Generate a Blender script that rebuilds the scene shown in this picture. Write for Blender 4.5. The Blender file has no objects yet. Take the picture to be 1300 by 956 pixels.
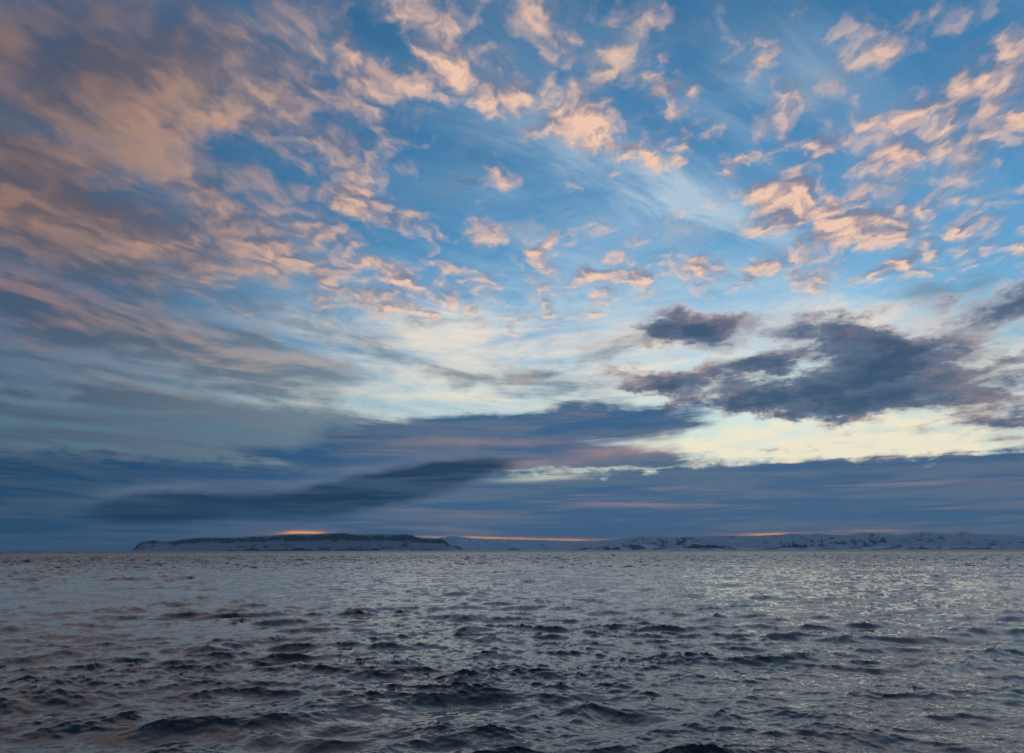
import bpy, math
import numpy as np
from math import radians as R

scene = bpy.context.scene
COL = scene.collection

# ------------------------------------------------------------------ camera
CAM_H = 11.0                      # eye height above the mean water level, on a ship's deck
PITCH = 16.96                     # degrees above the horizon
cam_d = bpy.data.cameras.new("camera")
cam = bpy.data.objects.new("camera", cam_d)
COL.objects.link(cam)
cam.location = (0, 0, CAM_H)
cam.rotation_euler = (R(90 + PITCH), R(0.13), 0)
cam_d.sensor_width = 36.0
cam_d.lens = 24.0
cam_d.shift_y = -44.5 / 1300
cam_d.clip_start = 0.5
cam_d.clip_end = 200000
scene.camera = cam

# ------------------------------------------------------------------ light and exposure
SUN_AZ, SUN_EL = 22.0, 5.0        # degrees right of straight ahead, degrees up: behind the low cloud bank
sun_d = bpy.data.lights.new("sun", 'SUN')
sun_d.energy = 0.22               # dusk: the sun is down behind cloud, its light comes from a wide part of the sky
sun_d.angle = R(130)
sun_d.color = (1.0, 0.97, 0.95)
sun = bpy.data.objects.new("sun", sun_d)
COL.objects.link(sun)
sun.rotation_euler = (R(90 - SUN_EL), 0, R(180 - SUN_AZ))
vs = scene.view_settings
vs.view_transform = 'Standard'
vs.look = 'None'
EXPOSURE = 0.7
vs.exposure = EXPOSURE
vs.gamma = 1.0
vs.use_curve_mapping = False
scene.cycles.use_adaptive_sampling = True
scene.cycles.adaptive_threshold = 0.01
scene.cycles.adaptive_min_samples = 8

# ------------------------------------------------------------------ node helpers
def cc(r, g, b):
    """cloud radiance that shows as this sRGB colour at the scene's exposure"""
    return tuple(c / 2 ** EXPOSURE for c in lin(r, g, b))

def lin(r, g, b):
    """sRGB 0-255 to linear"""
    return tuple((c / 255 / 12.92) if c / 255 <= 0.04045 else ((c / 255 + 0.055) / 1.055) ** 2.4 for c in (r, g, b))

class T:
    """a node tree with small helpers; every helper returns an output socket"""
    def __init__(s, tree):
        s.t = tree
    def n(s, typ, **kw):
        nd = s.t.nodes.new(typ)
        for k, v in kw.items():
            setattr(nd, k, v)
        return nd
    def put(s, sock, v):
        if v is None:
            return
        if isinstance(v, bpy.types.NodeSocket):
            s.t.links.new(v, sock)
        elif isinstance(v, (tuple, list)) and len(v) == 3 and sock.type == 'RGBA':
            sock.default_value = (*v, 1)
        else:
            sock.default_value = v
    def m(s, op, a, b=None, c=None, clamp=False):
        nd = s.n('ShaderNodeMath', operation=op, use_clamp=clamp)
        for i, v in enumerate((a, b, c)):
            s.put(nd.inputs[i], v)
        return nd.outputs[0]
    def add(s, a, b): return s.m('ADD', a, b)
    def sub(s, a, b): return s.m('SUBTRACT', a, b)
    def mul(s, a, b): return s.m('MULTIPLY', a, b)
    def mad(s, a, b, c): return s.m('MULTIPLY_ADD', a, b, c)
    def v(s, op, a, b=None, c=None, scale=None):
        nd = s.n('ShaderNodeVectorMath', operation=op)
        for i, x in enumerate((a, b, c)):
            s.put(nd.inputs[i], x)
        if scale is not None:
            s.put(nd.inputs['Scale'], scale)
        return nd.outputs['Value'] if op in ('LENGTH', 'DOT_PRODUCT', 'DISTANCE') else nd.outputs[0]
    def xyz(s, a, b, c=0.0):
        nd = s.n('ShaderNodeCombineXYZ')
        for i, x in enumerate((a, b, c)):
            s.put(nd.inputs[i], x)
        return nd.outputs[0]
    def sep(s, vec):
        nd = s.n('ShaderNodeSeparateXYZ'); s.put(nd.inputs[0], vec)
        return nd.outputs
    def noise(s, vec, scale, detail=4, rough=0.55, dist=0.0, lac=2.0, col=False, dim='3D'):
        nd = s.n('ShaderNodeTexNoise', noise_dimensions=dim)
        s.put(nd.inputs['Vector'], vec)
        nd.inputs['Scale'].default_value = scale
        nd.inputs['Detail'].default_value = detail
        nd.inputs['Roughness'].default_value = rough
        nd.inputs['Lacunarity'].default_value = lac
        nd.inputs['Distortion'].default_value = dist
        return nd.outputs['Color' if col else 'Fac']
    def cells(s, vec, scale, smooth=0.0, rand=1.0):
        nd = s.n('ShaderNodeTexVoronoi', voronoi_dimensions='2D', feature='SMOOTH_F1' if smooth else 'F1')
        s.put(nd.inputs['Vector'], vec)
        nd.inputs['Scale'].default_value = scale
        nd.inputs['Randomness'].default_value = rand
        if smooth:
            nd.inputs['Smoothness'].default_value = smooth
        return nd.outputs['Distance']
    def ss(s, x, a, b, lo=0.0, hi=1.0, smooth=True):
        """smooth step of x from a..b to lo..hi, clamped"""
        nd = s.n('ShaderNodeMapRange', interpolation_type='SMOOTHSTEP' if smooth else 'LINEAR')
        for i, v in enumerate((x, a, b, lo, hi)):
            s.put(nd.inputs[i], v)
        return nd.outputs[0]
    def mix(s, f, a, b, mode='MIX'):
        nd = s.n('ShaderNodeMix', data_type='RGBA', blend_type=mode, clamp_factor=True)
        s.put(nd.inputs[0], f); s.put(nd.inputs[6], a); s.put(nd.inputs[7], b)
        return nd.outputs[2]
    def ramp(s, x, stops, interp='LINEAR'):
        nd = s.n('ShaderNodeValToRGB')
        s.put(nd.inputs[0], x)
        cr = nd.color_ramp
        cr.interpolation = interp
        while len(cr.elements) < len(stops):
            cr.elements.new(0.5)
        for e, (p, c) in zip(cr.elements, stops):
            e.position = p; e.color = (*c, 1)
        return nd.outputs[0]

# ------------------------------------------------------------------ sky
# Clouds stand at fixed bearings (azimuth, elevation) in the sky, infinitely far away.
FPX = 867.0
def bearing(px, py):
    """bearing in degrees of a spot measured on the photograph"""
    X = (px - 650) / FPX; Y = (433.5 - py) / FPX
    p = R(PITCH)
    d = (X, math.cos(p) - Y * math.sin(p), math.sin(p) + Y * math.cos(p))
    return math.degrees(math.atan2(d[0], d[1])), math.degrees(math.atan2(d[2], math.hypot(d[0], d[1])))

world = bpy.data.worlds.new("World")
scene.world = world
world.use_nodes = True
world.cycles.sampling_method = 'MANUAL'
world.cycles.sample_map_resolution = 512
world.node_tree.nodes.clear()

def patches(t, P, spots, start=0.0):
    """sum of soft elliptical patches: (px, py, half width, half height, tilt deg, weight).
    P = (P, PP): bearing (az, el, 1) and its products (az*az, az*el, el*el); each patch is a Gaussian of a quadratic form"""
    P1, P2 = P
    acc = start
    for (px, py, rx, ry, tilt, wgt) in spots:
        c = np.array(bearing(px, py))
        jx = (np.array(bearing(px + 4, py)) - np.array(bearing(px - 4, py))) / 8
        jy = (np.array(bearing(px, py + 4)) - np.array(bearing(px, py - 4))) / 8
        a = R(tilt)
        E = np.stack([(jx * math.cos(a) + jy * math.sin(a)) * rx, (-jx * math.sin(a) + jy * math.cos(a)) * ry], 1)
        M = -np.linalg.inv(E @ E.T) * 1.2
        lin_ = -2 * M @ c
        con = c @ M @ c + math.log(abs(wgt))
        e = t.add(t.v('DOT_PRODUCT', P2, (M[0, 0], 2 * M[0, 1], M[1, 1])), t.v('DOT_PRODUCT', P1, (lin_[0], lin_[1], con)))
        acc = t.m('ADD' if wgt > 0 else 'SUBTRACT', acc, t.m('EXPONENT', e))
    return acc

def build_sky():
    t = T(world.node_tree)
    d = t.n('ShaderNodeTexCoord').outputs['Generated']
    x, y, z = t.sep(d)
    hyp = t.m('SQRT', t.mad(x, x, t.mul(y, y)))
    azr = t.m('ARCTAN2', x, y)
    az = t.mul(azr, 180 / math.pi)
    el = t.m('ABSOLUTE', t.mul(t.m('ARCTAN2', z, hyp), 180 / math.pi))
    P0 = t.xyz(az, el, 1.0)
    zc = t.add(t.m('ABSOLUTE', z), 0.055)
    q = t.xyz(t.m('DIVIDE', x, zc), t.m('DIVIDE', y, zc))
    # roll coordinates: sheets that sag towards the middle of the view, as rolls do in perspective
    lnr = t.m('LOGARITHM', t.m('DIVIDE', hyp, zc), math.e)
    roll = t.mad(t.m('SQRT', t.mad(azr, azr, 0.05)), 0.42, lnr)

    def aniso(bear, sx, sy=1.0, off=0.0):
        """cloud-plane coordinates stretched (sx < 1) along a compass bearing"""
        b = R(bear)
        return t.xyz(t.add(t.v('DOT_PRODUCT', q, (math.sin(b) * sx, math.cos(b) * sx, 0)), off),
                     t.v('DOT_PRODUCT', q, (math.cos(b) * sy, -math.sin(b) * sy, 0)), off)

    def warped(amount, src):
        v_ = t.v('MULTIPLY_ADD', src, amount, P0)
        a_, e_, _ = t.sep(v_)
        return v_, t.xyz(t.mul(a_, a_), t.mul(a_, e_), t.mul(e_, e_))

    w2 = t.v('SUBTRACT', t.noise(t.v('MULTIPLY', P0, (1, 1.7, 0)), 0.34, 4, 0.66, col=True, dim='2D'), (0.5, 0.5, 0.5))
    P = warped((7.5, 3.8, 0), w2)          # ragged
    PS = warped((3.0, 0.9, 0), w2)         # smooth, mostly sideways
    PL = warped((2.2, 0.40, 0), w2)        # lens clouds
    PH = warped((2.5, 0.12, 0), w2)        # thin flat streaks

    # --- clear sky
    sky = t.n('ShaderNodeTexSky', sky_type='NISHITA')
    sky.sun_disc = False
    sky.sun_elevation = R(SUN_EL)
    sky.sun_rotation = R(SUN_AZ)
    sky.altitude = 0
    sky.air_density = 1.0
    sky.dust_density = 0.3
    sky.ozone_density = 5.0
    layers = [(None, t.v('MULTIPLY', sky.outputs[0], (0.155, 0.166, 0.128)))]      # back to front: cover, colour

    layers.append((t.ss(el, 17, 5, 0.0, 0.8), cc(190, 200, 194)))      # pale air towards the horizon

    # --- high veil of cirrostratus, white to cream towards the light
    nf = t.noise(aniso(52, 0.34, 1.3, 3.1), 3.4, 6, 0.64, 0.3, dim='2D')
    nv = t.noise(t.xyz(t.mul(azr, 3.0), t.mul(roll, 5.0)), 1.6, 6, 0.64, 0.3, dim='2D')
    veil = patches(t, P, [
        (640, 425, 250, 75, 3, 0.62), (850, 450, 130, 50, 0, 0.55), (1100, 415, 150, 40, 12, 0.85),
        (1120, 574, 190, 32, 3, 2.2), (900, 572, 150, 22, -4, 1.2), (800, 290, 180, 90, 30, 0.25),
        (480, 400, 190, 70, 5, 0.32), (330, 480, 260, 60, 5, 0.30),
        (620, 510, 260, 40, 0, 0.5), (1240, 500, 120, 40, -25, 0.5), (690, 606, 90, 9, -3, 0.9)])
    va = t.mul(veil, t.ss(nv, 0.26, 0.68, 0.22, 1.15))
    vcol = t.ramp(t.ss(el, 4, 30), [(0.0, cc(246, 238, 210)), (0.22, cc(245, 236, 212)), (0.5, cc(244, 230, 212)), (0.75, cc(205, 222, 230)), (1.0, cc(190, 215, 232))])
    layers.append((t.m('MINIMUM', va, 0.98), vcol))
    cir = t.mul(patches(t, PS, [(760, 260, 170, 80, 30, 0.5), (900, 285, 110, 55, 35, 0.8), (1000, 110, 220, 90, -30, 0.25)], 0.10), t.ss(nf, 0.40, 0.76))
    layers.append((t.m('MINIMUM', t.mul(cir, 0.95), 0.6), cc(205, 220, 228)))

    # --- altocumulus: rounded puffs, lit peach from low ahead
    left = t.ss(az, -4, -42)
    layers.append((t.mul(left, t.ss(el, 48, 8, 0.5, 0.75)), cc(60, 86, 120)))
    qa = aniso(5, 0.72, 1.0)
    wq = t.v('SUBTRACT', t.noise(qa, 5.5, 4, 0.62, col=True, dim='2D'), (0.5, 0.5, 0.5))
    qw = t.v('MULTIPLY_ADD', wq, (0.15, 0.15, 0), qa)

    def puffs(v_, det):
        big_c = t.cells(v_, 7.2)
        small_c = t.cells(v_, 17.0)
        n_ = t.noise(v_, 8.0, det, 0.58, dim='2D')
        return t.add(t.mad(big_c, -0.32, 0.38), t.mad(small_c, -0.20, t.mul(n_, 0.68)))
    n1 = puffs(qw, 6)
    n1b = puffs(t.v('ADD', qw, (0.030, -0.006, 0)), 4)
    big = t.noise(qa, 1.9, 2, 0.5, dim='2D')
    broad = t.noise(qw, 2.5, 4, 0.47, dim='2D')          # on the left the puffs merge into broad soft masses
    broad_b = t.noise(t.v('ADD', qw, (0.08, -0.03, 0)), 2.5, 3, 0.47, dim='2D')
    merge = t.mul(left, 0.82)
    dif = t.mad(merge, t.sub(t.mul(t.sub(broad, broad_b), 1.3), t.sub(n1, n1b)), t.sub(n1, n1b))
    n1 = t.mad(merge, t.sub(broad, n1), n1)
    cov = patches(t, P, [
        (110, 80, 300, 160, 0, 0.54), (250, 85, 90, 70, 25, 0.20), (200, 150, 110, 35, 10, 0.12),
        (410, 80, 110, 50, 30, 0.22), (500, 10, 90, 34, 0, 0.18), (570, 85, 90, 80, 20, 0.24), (640, 120, 50, 40, 20, 0.14),
        (440, 190, 90, 50, 20, 0.22), (340, 130, 90, 45, 20, 0.18),
        (100, 205, 230, 50, 8, 0.28), (80, 290, 260, 60, 8, 0.34), (260, 265, 130, 40, 8, 0.18),
        (450, 255, 90, 24, 10, 0.26), (370, 285, 90, 34, 5, 0.20), (600, 232, 60, 20, 0, 0.20),
        (620, 305, 105, 26, 12, 0.26), (720, 160, 80, 36, 25, 0.36), (790, 188, 32, 12, 20, 0.22),
        (850, 104, 36, 20, 0, 0.32), (775, 45, 70, 34, -10, 0.20), (725, 10, 70, 28, 0, 0.20), (840, 212, 36, 12, 0, 0.26),
        (880, 165, 40, 20, -10, 0.24), (950, 68, 40, 20, -20, 0.22), (925, 205, 36, 10, 0, 0.24), (800, 95, 50, 20, 0, 0.16),
        (1040, 188, 60, 22, -15, 0.30), (1000, 255, 85, 34, 20, 0.28), (1090, 285, 150, 34, 0, 0.21),
        (1200, 200, 190, 60, -22, 0.22), (1130, 70, 170, 44, -25, 0.18), (1260, 100, 150, 60, -25, 0.20), (1240, 320, 180, 60, -8, 0.25),
        (950, 342, 120, 24, 0, 0.26), (780, 350, 95, 32, 0, 0.26), (480, 350, 260, 34, 6, 0.24), (200, 340, 260, 50, 8, 0.16),
        (560, 395, 140, 24, 5, 0.2), (800, 90, 360, 130, 0, 0.06),
        (300, 190, 60, 16, 20, -0.16), (60, 165, 140, 14, 14, -0.16), (170, 235, 200, 10, 8, -0.10), (490, 45, 40, 26, 60, -0.22),
    ], t.mad(t.ss(el, 42, 56), t.mad(left, 0.16, 0.04), -0.125))
    D = t.add(t.add(n1, cov), t.mul(t.sub(big, 0.5), 0.34))
    soft = t.mul(left, 0.10)
    a1 = t.mul(t.ss(D, t.sub(0.43, t.mul(soft, 1.4)), t.add(0.84, soft)), t.ss(el, 9, 17))
    lit = t.add(t.ss(dif, -0.15, 0.18), t.mul(t.ss(D, 0.60, 1.05), 0.16))
    c_sh = t.mix(left, cc(124, 126, 148), cc(82, 82, 96))
    c_lt = t.mix(t.ss(el, 40, 55), t.mix(left, cc(246, 203, 176), cc(152, 120, 108)), cc(190, 172, 168))
    c_lt = t.mix(t.ss(el, 24, 15), c_lt, t.mix(left, cc(246, 214, 190), cc(146, 122, 122)))
    layers.append((t.mul(a1, 0.93), t.mix(lit, c_sh, c_lt)))

    # --- grey stratus sheets on the left, rolling away to the right
    n3 = t.noise(t.xyz(t.mul(azr, 3.6), t.mul(roll, 5.0)), 1.0, 6, 0.58, 0.25, dim='2D')
    n3b = t.noise(t.xyz(t.mul(azr, 3.6), t.mad(roll, 5.0, 0.20)), 1.0, 4, 0.58, 0.25, dim='2D')
    cov3 = patches(t, P, [
        (60, 340, 300, 60, 8, 0.24), (150, 430, 320, 60, 8, 0.30), (100, 540, 380, 50, 0, 0.50), (60, 130, 160, 60, 12, 0.14),
        (350, 450, 240, 40, 8, 0.24), (330, 530, 300, 40, 3, 0.26), (680, 490, 150, 24, 2, 0.22), (600, 470, 120, 20, 0, 0.10),
        (250, 590, 400, 40, 0, 0.45), (1230, 385, 180, 46, -5, 0.30)], -0.14)
    D3 = t.add(n3, cov3)
    a3 = t.mul(t.ss(D3, 0.46, 0.80), 0.88)
    l3 = t.ss(t.sub(n3b, n3), -0.08, 0.13)
    g3 = t.mix(left, cc(112, 130, 146), cc(70, 88, 110))
    p3 = t.mix(left, cc(178, 174, 168), cc(146, 118, 118))
    p3 = t.mix(t.ss(el, 14, 9), p3, cc(84, 114, 132))
    layers.append((a3, t.mix(l3, g3, p3)))

    # --- dark stratocumulus on the right: thin edges glow, thick cores are slate blue
    q4 = t.v('MULTIPLY_ADD', wq, (0.3, 0.3, 0), aniso(80, 0.95, 0.95, 11.3))
    def lumps(v_, det):
        return t.mad(t.cells(v_, 2.4), -0.26, t.mad(t.noise(v_, 2.8, det, 0.49, dim='2D'), 0.80, 0.24))
    n4 = lumps(q4, 6)
    n4b = lumps(t.v('ADD', q4, (0.03, 0.13, 0)), 4)
    cov4 = patches(t, P, [
        (1080, 435, 120, 48, 14, 0.44), (940, 465, 115, 44, 28, 0.38), (1140, 490, 140, 42, 0, 0.36), (830, 488, 85, 28, 8, 0.40),
        (1285, 395, 110, 40, -8, 0.37), (1300, 510, 80, 60, -25, 0.36), (900, 412, 115, 26, 0, 0.24), (1020, 515, 170, 30, 5, 0.32),
        (770, 420, 90, 22, 0, 0.15), (1240, 450, 110, 30, 0, 0.18)], -0.23)
    D4 = t.add(n4, cov4)
    a4 = t.ss(D4, 0.37, 0.76)
    k4 = t.ramp(t.ss(D4, 0.48, 0.94, smooth=False), [(0.0, cc(224, 206, 190)), (0.26, cc(160, 148, 152)), (0.48, cc(90, 106, 132)), (1.0, cc(42, 72, 106))])
    k4 = t.mix(t.mul(t.ss(t.sub(n4, n4b), 0.0, 0.16), t.ss(D4, 0.95, 0.6, 0.03, 0.36)), k4, cc(206, 164, 148))
    layers.append((t.mul(t.mul(a4, 0.95), t.ss(az, -10, 4)), k4))

    # --- bank of stratus above the horizon
    st = t.noise(t.v('MULTIPLY', P0, (0.07, 1.1, 0)), 1.0, 6, 0.62, 0.3, dim='2D')
    cov5 = patches(t, PS, [(720, 540, 230, 24, -1, 0.7), (450, 575, 260, 34, -7, 0.6), (560, 600, 200, 30, -8, 0.45), (680, 575, 140, 14, 0, 0.45), (850, 590, 90, 8, 0, 0.35), (770, 582, 110, 14, 0, 0.45)], 0.0)
    edge = t.ss(t.add(t.add(el, t.mul(t.sub(st, 0.5), 2.6)), t.mul(t.sep(w2)[1], 2.6)), 7.0, 5.9)
    b5 = t.add(cov5, t.mul(t.sub(n3, 0.5), 1.3))
    a5 = t.m('MAXIMUM', edge, t.ss(b5, 0.18, 0.55))
    b_lo = t.mix(left, cc(54, 94, 134), cc(28, 68, 102))
    b_hi = t.mix(left, cc(84, 106, 134), cc(52, 82, 108))
    c5 = t.mix(t.ss(t.add(t.mul(st, 0.5), t.mul(nv, 0.5)), 0.43, 0.57), b_lo, b_hi)
    pink = t.mul(t.ss(t.noise(t.v('MULTIPLY', P0, (0.06, 1.7, 0)), 1.0, 5, 0.6, 0.3, dim='2D'), 0.54, 0.80), t.ss(az, -25, 10, 0.12, 0.38))
    under = t.mul(patches(t, PS, [(830, 568, 130, 9, -5, 1.0), (640, 590, 110, 6, -2, 0.6), (640, 562, 160, 6, 0, 0.5)]), t.ss(n3, 0.3, 0.6, 0.4, 1.1))
    c5 = t.mix(t.m('MAXIMUM', pink, t.mul(under, 0.6)), c5, cc(196, 152, 140))
    layers.append((t.mul(a5, 0.97), c5))

    # --- lens-shaped clouds over the headland
    rim = patches(t, PL, [(490, 599, 165, 24, -9, 1.0), (205, 624, 115, 18, -3, 0.9)])
    layers.append((t.mul(t.ss(rim, 0.20, 1.0, 0.0, 0.6), t.ss(st, 0.3, 0.7, 0.7, 1.0)), cc(112, 126, 146)))
    core = patches(t, PL, [(480, 622, 165, 28, -10, 1.0), (200, 643, 105, 24, -4, 1.0), (330, 640, 70, 13, -4, 0.42), (600, 592, 70, 14, -6, 0.4)])
    layers.append((t.mul(t.ss(core, 0.24, 0.68, 0.0, 0.96), t.ss(t.add(t.mul(st, 0.6), t.mul(nv, 0.4)), 0.62, 0.42, 0.82, 1.0)), t.mix(t.ss(t.add(t.mul(st, 0.5), t.mul(n3, 0.5)), 0.40, 0.66), cc(26, 55, 84), cc(46, 76, 104))))

    # --- clear slits just above the horizon
    slit = patches(t, PH, [
        (386, 676, 22, 2.2, 0, 1.0), (390, 681, 36, 1.6, 0, 0.9), (600, 683, 60, 1.6, 1.0, 0.9), (690, 686, 80, 1.7, 0.6, 1.0),
        (985, 680, 34, 1.6, 0, 1.0), (1110, 675, 40, 1.4, 0, 0.2), (390, 677, 55, 5, 0, 0.16), (650, 685, 150, 4, 0.8, 0.16), (990, 680, 90, 4, 0, 0.18), (690, 607, 60, 4, -3, 0.5)])
    layers.append((t.m('MINIMUM', t.mul(slit, 1.45), 1.0), t.mix(t.ss(el, 3, 5), cc(255, 172, 98), cc(205, 215, 195))))

    shader = None
    for cover, colour in layers:
        bg = t.n('ShaderNodeBackground')
        t.put(bg.inputs['Color'], colour)
        bg.inputs['Strength'].default_value = 1.0
        if shader is None:
            shader = bg.outputs[0]
        else:
            mx = t.n('ShaderNodeMixShader')
            t.put(mx.inputs[0], cover)
            t.put(mx.inputs[1], shader)
            t.put(mx.inputs[2], bg.outputs[0])
            shader = mx.outputs[0]
    out = t.n('ShaderNodeOutputWorld')
    t.t.links.new(shader, out.inputs['Surface'])

build_sky()

# ------------------------------------------------------------------ materials
def material(name):
    m = bpy.data.materials.new(name)
    m.use_nodes = True
    m.node_tree.nodes.clear()
    t = T(m.node_tree)
    out = t.n('ShaderNodeOutputMaterial')
    p = t.n('ShaderNodeBsdfPrincipled')
    t.t.links.new(p.outputs[0], out.inputs['Surface'])
    return m, t, p

def water_material():
    m, t, p = material("sea_water")
    geo = t.n('ShaderNodeNewGeometry')
    pos, nor = geo.outputs['Position'], geo.outputs['Normal']
    px, py, pz = t.sep(pos)
    flat = t.xyz(px, py)
    # capillary ripples and small chop as slopes of the surface
    half = (0.5, 0.5, 0.5)
    fine = t.v('SUBTRACT', t.noise(t.v('MULTIPLY', flat, (0.40, 1.3, 1)), 1.7, 6, 0.66, 0.6, col=True), half)
    # where the mesh gets too coarse for the short waves, they go on as slopes here
    far = t.ss(t.v('LENGTH', flat), 120, 900)
    mid = t.v('SUBTRACT', t.noise(t.v('MULTIPLY', flat, (1.0, 1.5, 1)), 0.33, 4, 0.66, 0.3, col=True), half)
    sl = t.v('ADD', t.v('SCALE', fine, scale=0.16), t.v('SCALE', mid, scale=t.mul(far, 0.14)))
    gust = t.noise(flat, 0.012, 3, 0.55, 0.5)
    sl = t.v('SCALE', sl, scale=t.ss(gust, 0.30, 0.70, 0.65, 1.25))
    sx, sy, sz = t.sep(sl)
    n = t.v('NORMALIZE', t.v('ADD', nor, t.xyz(sx, sy)))
    t.put(p.inputs['Normal'], n)
    t.put(p.inputs['Base Color'], (0.016, 0.024, 0.032))
    t.put(p.inputs['Roughness'], t.ss(t.v('LENGTH', flat), 250, 4000, 0.08, 0.45, smooth=False))
    p.inputs['IOR'].default_value = 1.36
    return m

def land_material(name, rock_bias, seed, snow=1.0, gully=1.5):
    m, t, p = material(name)
    geo = t.n('ShaderNodeNewGeometry')
    pos = geo.outputs['Position']
    nz = t.sep(geo.outputs['Normal'])[2]
    px, py, pz = t.sep(pos)
    o = t.v('ADD', pos, (seed * 1000.0, 0, 0))
    big = t.noise(o, 0.0024, 4, 0.55)
    streak = t.noise(t.v('MULTIPLY', o, (1, 0.5, 0.22)), 0.009, 5, 0.6, 0.4)
    rock = t.add(t.mul(t.sub(1.0, nz), 2.2), t.add(t.mul(t.sub(streak, 0.5), gully), t.mul(t.sub(big, 0.5), 1.6)))
    f = t.ss(t.add(rock, rock_bias), 0.38, 0.70)
    rc = t.mix(t.noise(o, 0.03, 4, 0.6), (0.022, 0.022, 0.024), (0.07, 0.065, 0.06))
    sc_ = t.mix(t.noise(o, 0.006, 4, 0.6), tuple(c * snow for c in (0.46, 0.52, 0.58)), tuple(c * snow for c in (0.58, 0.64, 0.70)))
    t.put(p.inputs['Base Color'], t.mix(f, sc_, rc))
    p.inputs['Roughness'].default_value = 0.85
    return m

def mesh_object(name, verts, faces, mat, smooth=True, parent=None):
    me = bpy.data.meshes.new(name)
    verts = np.asarray(verts, dtype=np.float32)
    faces = np.asarray(faces, dtype=np.int32)
    me.vertices.add(len(verts))
    me.vertices.foreach_set('co', verts.ravel())
    k = faces.shape[1]
    me.loops.add(faces.size)
    me.loops.foreach_set('vertex_index', faces.ravel())
    me.polygons.add(len(faces))
    me.polygons.foreach_set('loop_start', np.arange(0, faces.size, k, dtype=np.int32))
    me.update(calc_edges=True)
    me.polygons.foreach_set('use_smooth', np.full(len(faces), smooth))
    me.materials.append(mat)
    ob = bpy.data.objects.new(name, me)
    COL.objects.link(ob)
    if parent:
        ob.parent = parent
    return ob

def grid_faces(nr, nc, wrap=False):
    r = np.arange(nr - 1)[:, None]
    c = np.arange(nc if wrap else nc - 1)[None, :]
    a = r * nc + c
    b = r * nc + (c + 1) % nc
    return np.stack([a, b, b + nc, a + nc], -1).reshape(-1, 4)

# ------------------------------------------------------------------ sea
def wave_tile(L, N, kmin, kmax, A, kp, wind, seed):
    """height and horizontal displacement of one periodic patch of wind sea"""
    rng = np.random.default_rng(seed)
    k1 = np.fft.fftfreq(N, L / N) * 2 * np.pi
    kx, ky = np.meshgrid(k1, k1, indexing='ij')
    k = np.hypot(kx, ky); k[0, 0] = 1
    S = A * k ** -3.8 * np.exp(-1.25 * (kp / k) ** 2)
    cs = (kx * math.cos(wind) + ky * math.sin(wind)) / k
    pw = np.clip(9 - 2.2 * np.log2(k / kp), 2, 9)          # long waves run straight, short ones spread
    S *= np.where(cs > 0, 0.04 + 0.96 * np.abs(cs) ** pw, 0.03) * (0.7 + 0.13 * pw)
    S *= (k >= kmin) & (k < kmax); S[0, 0] = 0
    dk = 2 * np.pi / L
    amp = np.sqrt(S * dk * dk)
    H = amp * (rng.normal(size=(N, N)) + 1j * rng.normal(size=(N, N))) / math.sqrt(2)
    f = lambda X: np.real(np.fft.ifft2(X) * N * N) * math.sqrt(2)
    return np.stack([f(H), f(1j * kx / k * H), f(1j * ky / k * H)], -1).astype(np.float32)

def sample_tile(tile, L, x, y):
    N = tile.shape[0]
    u = (x / L * N) % N; v = (y / L * N) % N
    i = u.astype(np.int32); j = v.astype(np.int32)
    fu = (u - i)[..., None].astype(np.float32); fv = (v - j)[..., None].astype(np.float32)
    i %= N; j %= N; i1 = (i + 1) % N; j1 = (j + 1) % N
    return (tile[i, j] * (1 - fu) + tile[i1, j] * fu) * (1 - fv) + (tile[i, j1] * (1 - fu) + tile[i1, j1] * fu) * fv

def vnoise(x, seed):
    """smooth 1-D value noise"""
    rng = np.random.default_rng(seed)
    tab = rng.uniform(-1, 1, 4096)
    i = np.floor(x).astype(int); f = x - i
    f = f * f * (3 - 2 * f)
    return tab[i % 4096] * (1 - f) + tab[(i + 1) % 4096] * f

def vnoise2(x, y, seed):
    rng = np.random.default_rng(seed)
    tab = rng.uniform(-1, 1, (256, 256))
    i = np.floor(x).astype(int); j = np.floor(y).astype(int)
    f = x - i; g = y - j
    f = f * f * (3 - 2 * f); g = g * g * (3 - 2 * g)
    T_ = lambda a, b: tab[a % 256, b % 256]
    return (T_(i, j) * (1 - f) + T_(i + 1, j) * f) * (1 - g) + (T_(i, j + 1) * (1 - f) + T_(i + 1, j + 1) * f) * g

def fbm2(x, y, seed, octv=5, gain=0.5):
    s = 0; a = 1.0
    for o in range(octv):
        s = s + a * vnoise2(x * 2 ** o, y * 2 ** o, seed + o); a *= gain
    return s

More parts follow.
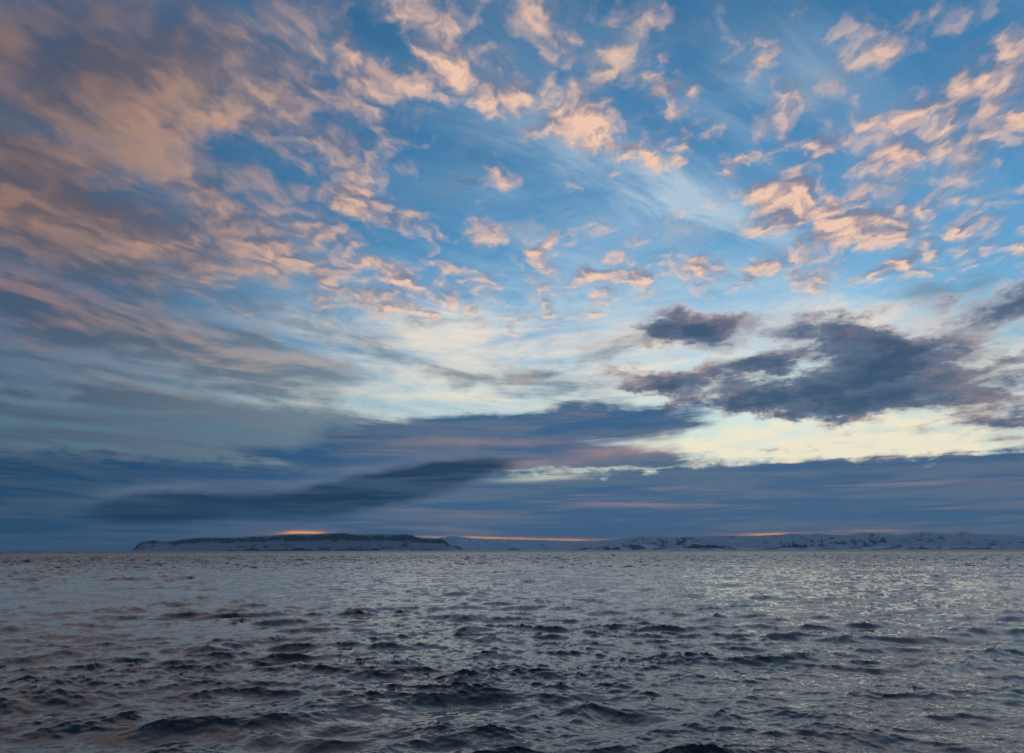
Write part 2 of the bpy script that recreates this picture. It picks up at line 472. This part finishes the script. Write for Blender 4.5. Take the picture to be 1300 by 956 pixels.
def build_sea():
    r = [24.0]
    while r[-1] < 3200:
        r.append(r[-1] + min(max(r[-1] ** 2 / (683 * CAM_H) * 0.42, 0.13), 2.5 * max(1.0, r[-1] / 850) ** 1.5))
    while r[-1] < 36000:
        r.append(r[-1] * 1.09)
    r = np.array([0.05, 4, 8, 12, 15, 18, 20, 22, 23] + r)
    dense = np.linspace(-45, 45, 1340)
    coarse = np.linspace(45, 315, 62)[1:-1]
    th = np.radians(np.concatenate([dense, coarse]))
    rr, tt = np.meshgrid(r, th, indexing='ij')
    x = rr * np.sin(tt); y = rr * np.cos(tt)
    kp = 2 * math.pi / 22.0
    A = 0.0072
    wind = R(-78)
    disp = np.zeros(x.shape + (3,), np.float32)
    cut = [0, 2 * math.pi / 13, 2 * math.pi / 2.6, 1e9]
    for n, (L, rot, seed, f0, f1, gain) in enumerate([(236.0, 0.0, 3, 4000, 9000, 1.0), (53.0, 0.5, 5, 2500, 4500, 1.4), (9.7, -0.4, 7, 900, 2400, 1.5)]):
        tile = wave_tile(L, 512, cut[n], cut[n + 1], A, kp, wind - rot, seed)
        c, s = math.cos(rot), math.sin(rot)
        d = sample_tile(tile, L, x * c + y * s, -x * s + y * c)
        dx = d[..., 1] * c - d[..., 2] * s; dy = d[..., 1] * s + d[..., 2] * c
        d = np.stack([d[..., 0], dx, dy], -1)
        fade = np.clip((f1 - rr) / (f1 - f0), 0, 1)
        gap = np.where(np.abs(np.degrees(tt) - 180) < 135, 0.0 if n else 0.35, 1.0)
        if n:            # waves come in groups; short chop rides on the crests
            env = np.clip(0.9 + 0.32 * fbm2(x / 34.0 + 40 * n, y / 26.0 + 7 * n, 60 + n, 3), 0.35, 1.6)
            if n == 2:
                env = env * np.clip(0.85 + 0.6 * disp[..., 0], 0.5, 1.5)
            fade = fade * env
        fade = fade * (1 + 1.3 * np.clip((rr - 250) / 1200, 0, 1))
        disp += gain * d * (fade * gap)[..., None]
    chop = 1.35
    v = np.stack([x - chop * disp[..., 1] * -1, y - chop * disp[..., 2] * -1, disp[..., 0]], -1)
    print('sea verts', v.shape, 'Hs', 4 * disp[20:500, :1000, 0].std())
    ob = mesh_object("sea", v.reshape(-1, 3), grid_faces(len(r), len(th), True)[:, ::-1], water_material())
    ob["kind"] = "structure"
    ob["label"] = "choppy dark grey sea reaching to the horizon"
    ob["category"] = "sea"
    return ob
build_sea()

# ------------------------------------------------------------------ land
def terrain(name, label, skyline, dist, depth, cliff, bias, seed, cols=520, rows=64, lead=0.0, snow=1.0):
    """coast seen from the sea: skyline = (px, py) spots along its top, dist in metres to the shore"""
    sk = np.array(skyline, float)
    az = np.array([R(bearing(p[0], 699)[0]) for p in sk])
    ht = np.array([max(0.0, (699.0 + max(0, (480 - p[0]) * 0.006) - p[1])) / FPX for p in sk])     # tangent of the elevation
    a = np.linspace(az[0], az[-1], cols)
    crest = 0.36
    H = np.interp(a, az, ht) * (dist + depth * crest) * 1.02
    u = np.linspace(0, 1, rows) ** 1.3
    U, Aa = np.meshgrid(u, a, indexing='ij')
    Hm = np.broadcast_to(H, U.shape)
    s = Aa * dist
    # gullies cut the shore side, ribs stand out
    gul = fbm2(s / 420.0, U * 1.2, seed, 5, 0.55)
    shore = 260 * vnoise(s / 1500.0, seed + 50) + lead
    if cliff:
        prof = np.interp(U + 0.035 * gul, [-1, 0, 0.12, 0.19, 0.215, 0.36, 0.6, 1.0], [0, 0, 0.40, 0.58, 0.93, 1.0, 0.95, 0.0])
    else:
        prof = np.interp(U + 0.07 * gul, [-1, 0, 0.05, 0.16, 0.30, 0.36, 0.55, 1.0], [0, 0, 0.16, 0.50, 0.90, 1.0, 0.8, 0.0])
    rough = fbm2(s / 260.0 + 31, U * depth / 260.0, seed + 9, 5, 0.55)
    z = Hm * prof + rough * Hm * (0.04 if cliff else 0.08) * np.clip(prof * 3, 0, 1) * np.interp(U, [0, 0.2, 0.3], [1, 1, 0.12])
    z = np.where(U <= 0, -2.0, z)
    rad = dist + shore + U * depth + 60 * gul * (1 - U)
    v = np.stack([rad * np.sin(Aa), rad * np.cos(Aa), z - 2 * (1 - np.clip(prof * 20, 0, 1))], -1)
    ob = mesh_object(name, v.reshape(-1, 3), grid_faces(rows, cols), land_material(name + "_ground", bias, seed, snow, 2.4 if cliff else 1.5))
    ob["kind"] = "structure"
    ob["label"] = label
    return ob

terrain("far_hills", "pale snowy hills fading into haze behind the headland's right end",
        [(520, 699), (540, 690), (560, 684), (575, 683), (590, 684), (602, 685.5), (620, 686), (640, 686.5), (660, 687), (690, 687.5), (720, 688.5), (745, 688.5), (765, 688), (800, 687), (860, 687), (900, 690), (930, 699)],
        27000, 4000, False, -0.22, 21)
terrain("snowy_hills", "row of low snowy hills with dark rock along the right horizon",
        [(690, 699), (712, 695), (735, 691), (765, 689), (790, 686), (803, 684.5), (815, 683), (828, 682.8), (842, 684.3), (870, 684.6), (900, 684), (950, 684), (985, 683.2), (1003, 682.3), (1016, 682), (1028, 682.6), (1040, 681.8), (1052, 682.8), (1076, 684.2), (1090, 682.6), (1106, 681.8), (1122, 682.4), (1146, 684.2), (1162, 682.4), (1180, 681.8), (1198, 682.8), (1214, 683.6), (1226, 681.9), (1242, 684), (1262, 684.8), (1300, 686.5), (1360, 687), (1450, 688), (1560, 692), (1640, 699)],
        17500, 3500, False, 0.14, 33, cols=900, snow=0.8)
terrain("low_foreland", "low dark rocky foreland at the foot of the right snowy hills",
        [(742, 699), (760, 695.5), (780, 693), (800, 692), (815, 692.5), (832, 695), (850, 697), (900, 697.2), (1040, 697), (1120, 696), (1150, 695), (1180, 696.5), (1290, 696.5), (1400, 699)],
        16000, 900, False, 0.45, 44, cols=700, rows=30)
terrain("headland", "long flat-topped snowy headland with dark cliffs on the left horizon",
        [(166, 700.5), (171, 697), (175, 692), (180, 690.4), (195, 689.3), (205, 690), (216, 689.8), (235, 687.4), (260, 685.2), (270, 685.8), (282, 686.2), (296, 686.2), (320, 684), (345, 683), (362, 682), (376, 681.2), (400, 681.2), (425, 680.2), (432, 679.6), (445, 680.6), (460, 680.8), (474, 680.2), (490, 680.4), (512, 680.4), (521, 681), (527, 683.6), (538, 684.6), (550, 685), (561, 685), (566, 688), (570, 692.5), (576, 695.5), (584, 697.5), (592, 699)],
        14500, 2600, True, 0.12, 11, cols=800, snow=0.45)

# ------------------------------------------------------------------ seabird
def plumage():
    m, t, p = material("plumage")
    tc = t.n('ShaderNodeTexCoord').outputs['Object']
    f = t.noise(tc, 14.0, 4, 0.6)
    t.put(p.inputs['Base Color'], t.mix(f, (0.035, 0.042, 0.05), (0.09, 0.10, 0.115)))
    p.inputs['Roughness'].default_value = 0.7
    return m

def loft(sections):
    """closed rings of equal count -> vertices and quads, ends capped by collapsed rings"""
    v = np.concatenate(sections)
    n = len(sections[0])
    return v, grid_faces(len(sections), n, True)

def ring(c, rx, rz, n=12):
    a = np.linspace(0, 2 * np.pi, n, endpoint=False)
    return np.stack([np.full(n, c[0]), c[1] + rx * np.cos(a), c[2] + rz * np.sin(a)], -1)

def build_seabird():
    """a fulmar-like bird skimming the water: body along +x, one wing raised, the other held low"""
    pm = plumage()
    parts_v, parts_f, base = [], [], 0
    body = [(-0.27, 0.002, 0.002, 0.0), (-0.26, 0.055, 0.006, 0.0), (-0.19, 0.045, 0.014, 0.0), (-0.12, 0.045, 0.036, -0.004), (-0.03, 0.062, 0.056, -0.010),
            (0.06, 0.062, 0.058, -0.010), (0.12, 0.048, 0.046, 0.0), (0.155, 0.036, 0.036, 0.012), (0.185, 0.038, 0.040, 0.018), (0.215, 0.030, 0.032, 0.018), (0.235, 0.014, 0.014, 0.014), (0.242, 0.002, 0.002, 0.012)]
    v, f = loft([ring((x, 0, z), ry, rz) for x, ry, rz, z in body])
    parts_v.append(v); parts_f.append(f + base); base += len(v)
    n = 10
    a = np.linspace(0, 2 * np.pi, n, endpoint=False)
    for side, pose in ((1, [(0.02, 0.02), (0.16, 0.10), (0.22, 0.28), (0.20, 0.48), (0.13, 0.66)]), (-1, [(0.02, 0.02), (0.20, 0.05), (0.38, 0.03), (0.50, -0.03), (0.58, -0.09)])):
        chord = [0.17, 0.17, 0.14, 0.09, 0.012]
        sweep = [0.02, 0.05, 0.03, -0.04, -0.13]
        secs = []
        for (yy, zz), ch, sw in zip(pose, chord, sweep):
            secs.append(np.stack([sw + ch * 0.5 * np.cos(a), np.full(n, side * yy), zz + ch * 0.07 * np.sin(a) + 0.02 * ch * np.cos(2 * a)], -1))
        v, f = loft(secs)
        parts_v.append(v); parts_f.append(f + base); base += len(v)
    root = mesh_object("seabird", np.concatenate(parts_v), np.concatenate(parts_f), pm)
    bm_, tb, pb = material("horn_beak")
    tcb = tb.n('ShaderNodeTexCoord').outputs['Object']
    tb.put(pb.inputs['Base Color'], tb.mix(tb.noise(tcb, 30.0, 3, 0.5), (0.20, 0.17, 0.10), (0.32, 0.27, 0.15)))
    pb.inputs['Roughness'].default_value = 0.5
    v, f = loft([ring((0.232, 0, 0.013), 0.010, 0.011, 8), ring((0.255, 0, 0.012), 0.008, 0.010, 8), ring((0.272, 0, 0.004), 0.003, 0.004, 8), ring((0.274, 0, -0.002), 0.0005, 0.0005, 8)])
    mesh_object("beak", v, f, bm_, parent=root)
    root.location = BIRD
    root.rotation_euler = (R(8), R(-4), R(200))
    root["label"] = "small dark seabird skimming the water with one wing raised, on the left"
    root["category"] = "bird"
az_b = R(bearing(307, 787)[0])
dist_b = 88.0
BIRD = (dist_b * math.sin(az_b), dist_b * math.cos(az_b), CAM_H + dist_b * math.tan(R(bearing(307, 789)[1])))
print('bird height', BIRD)
build_seabird()

# ------------------------------------------------------------------ air
def build_haze():
    x0, y0 = 42000.0, 42000.0
    z0, z1 = -6.0, 620.0
    v = [(sx * x0, sy * y0, z) for z in (z0, z1) for sx, sy in ((-1, -1), (1, -1), (1, 1), (-1, 1))]
    f = [(3, 2, 1, 0), (4, 5, 6, 7), (0, 1, 5, 4), (1, 2, 6, 5), (2, 3, 7, 6), (3, 0, 4, 7)]
    m = bpy.data.materials.new("haze_air")
    m.use_nodes = True
    m.node_tree.nodes.clear()
    t = T(m.node_tree)
    out = t.n('ShaderNodeOutputMaterial')
    pv = t.n('ShaderNodeVolumePrincipled')
    t.put(pv.inputs['Color'], (0.45, 0.72, 1.0))
    pv.inputs['Density'].default_value = 1.9e-5
    t.t.links.new(pv.outputs[0], out.inputs['Volume'])
    ob = mesh_object("haze", v, f, m, smooth=False)
    ob["kind"] = "stuff"
    ob["label"] = "thin bluish sea haze in the air over the water"
build_haze()
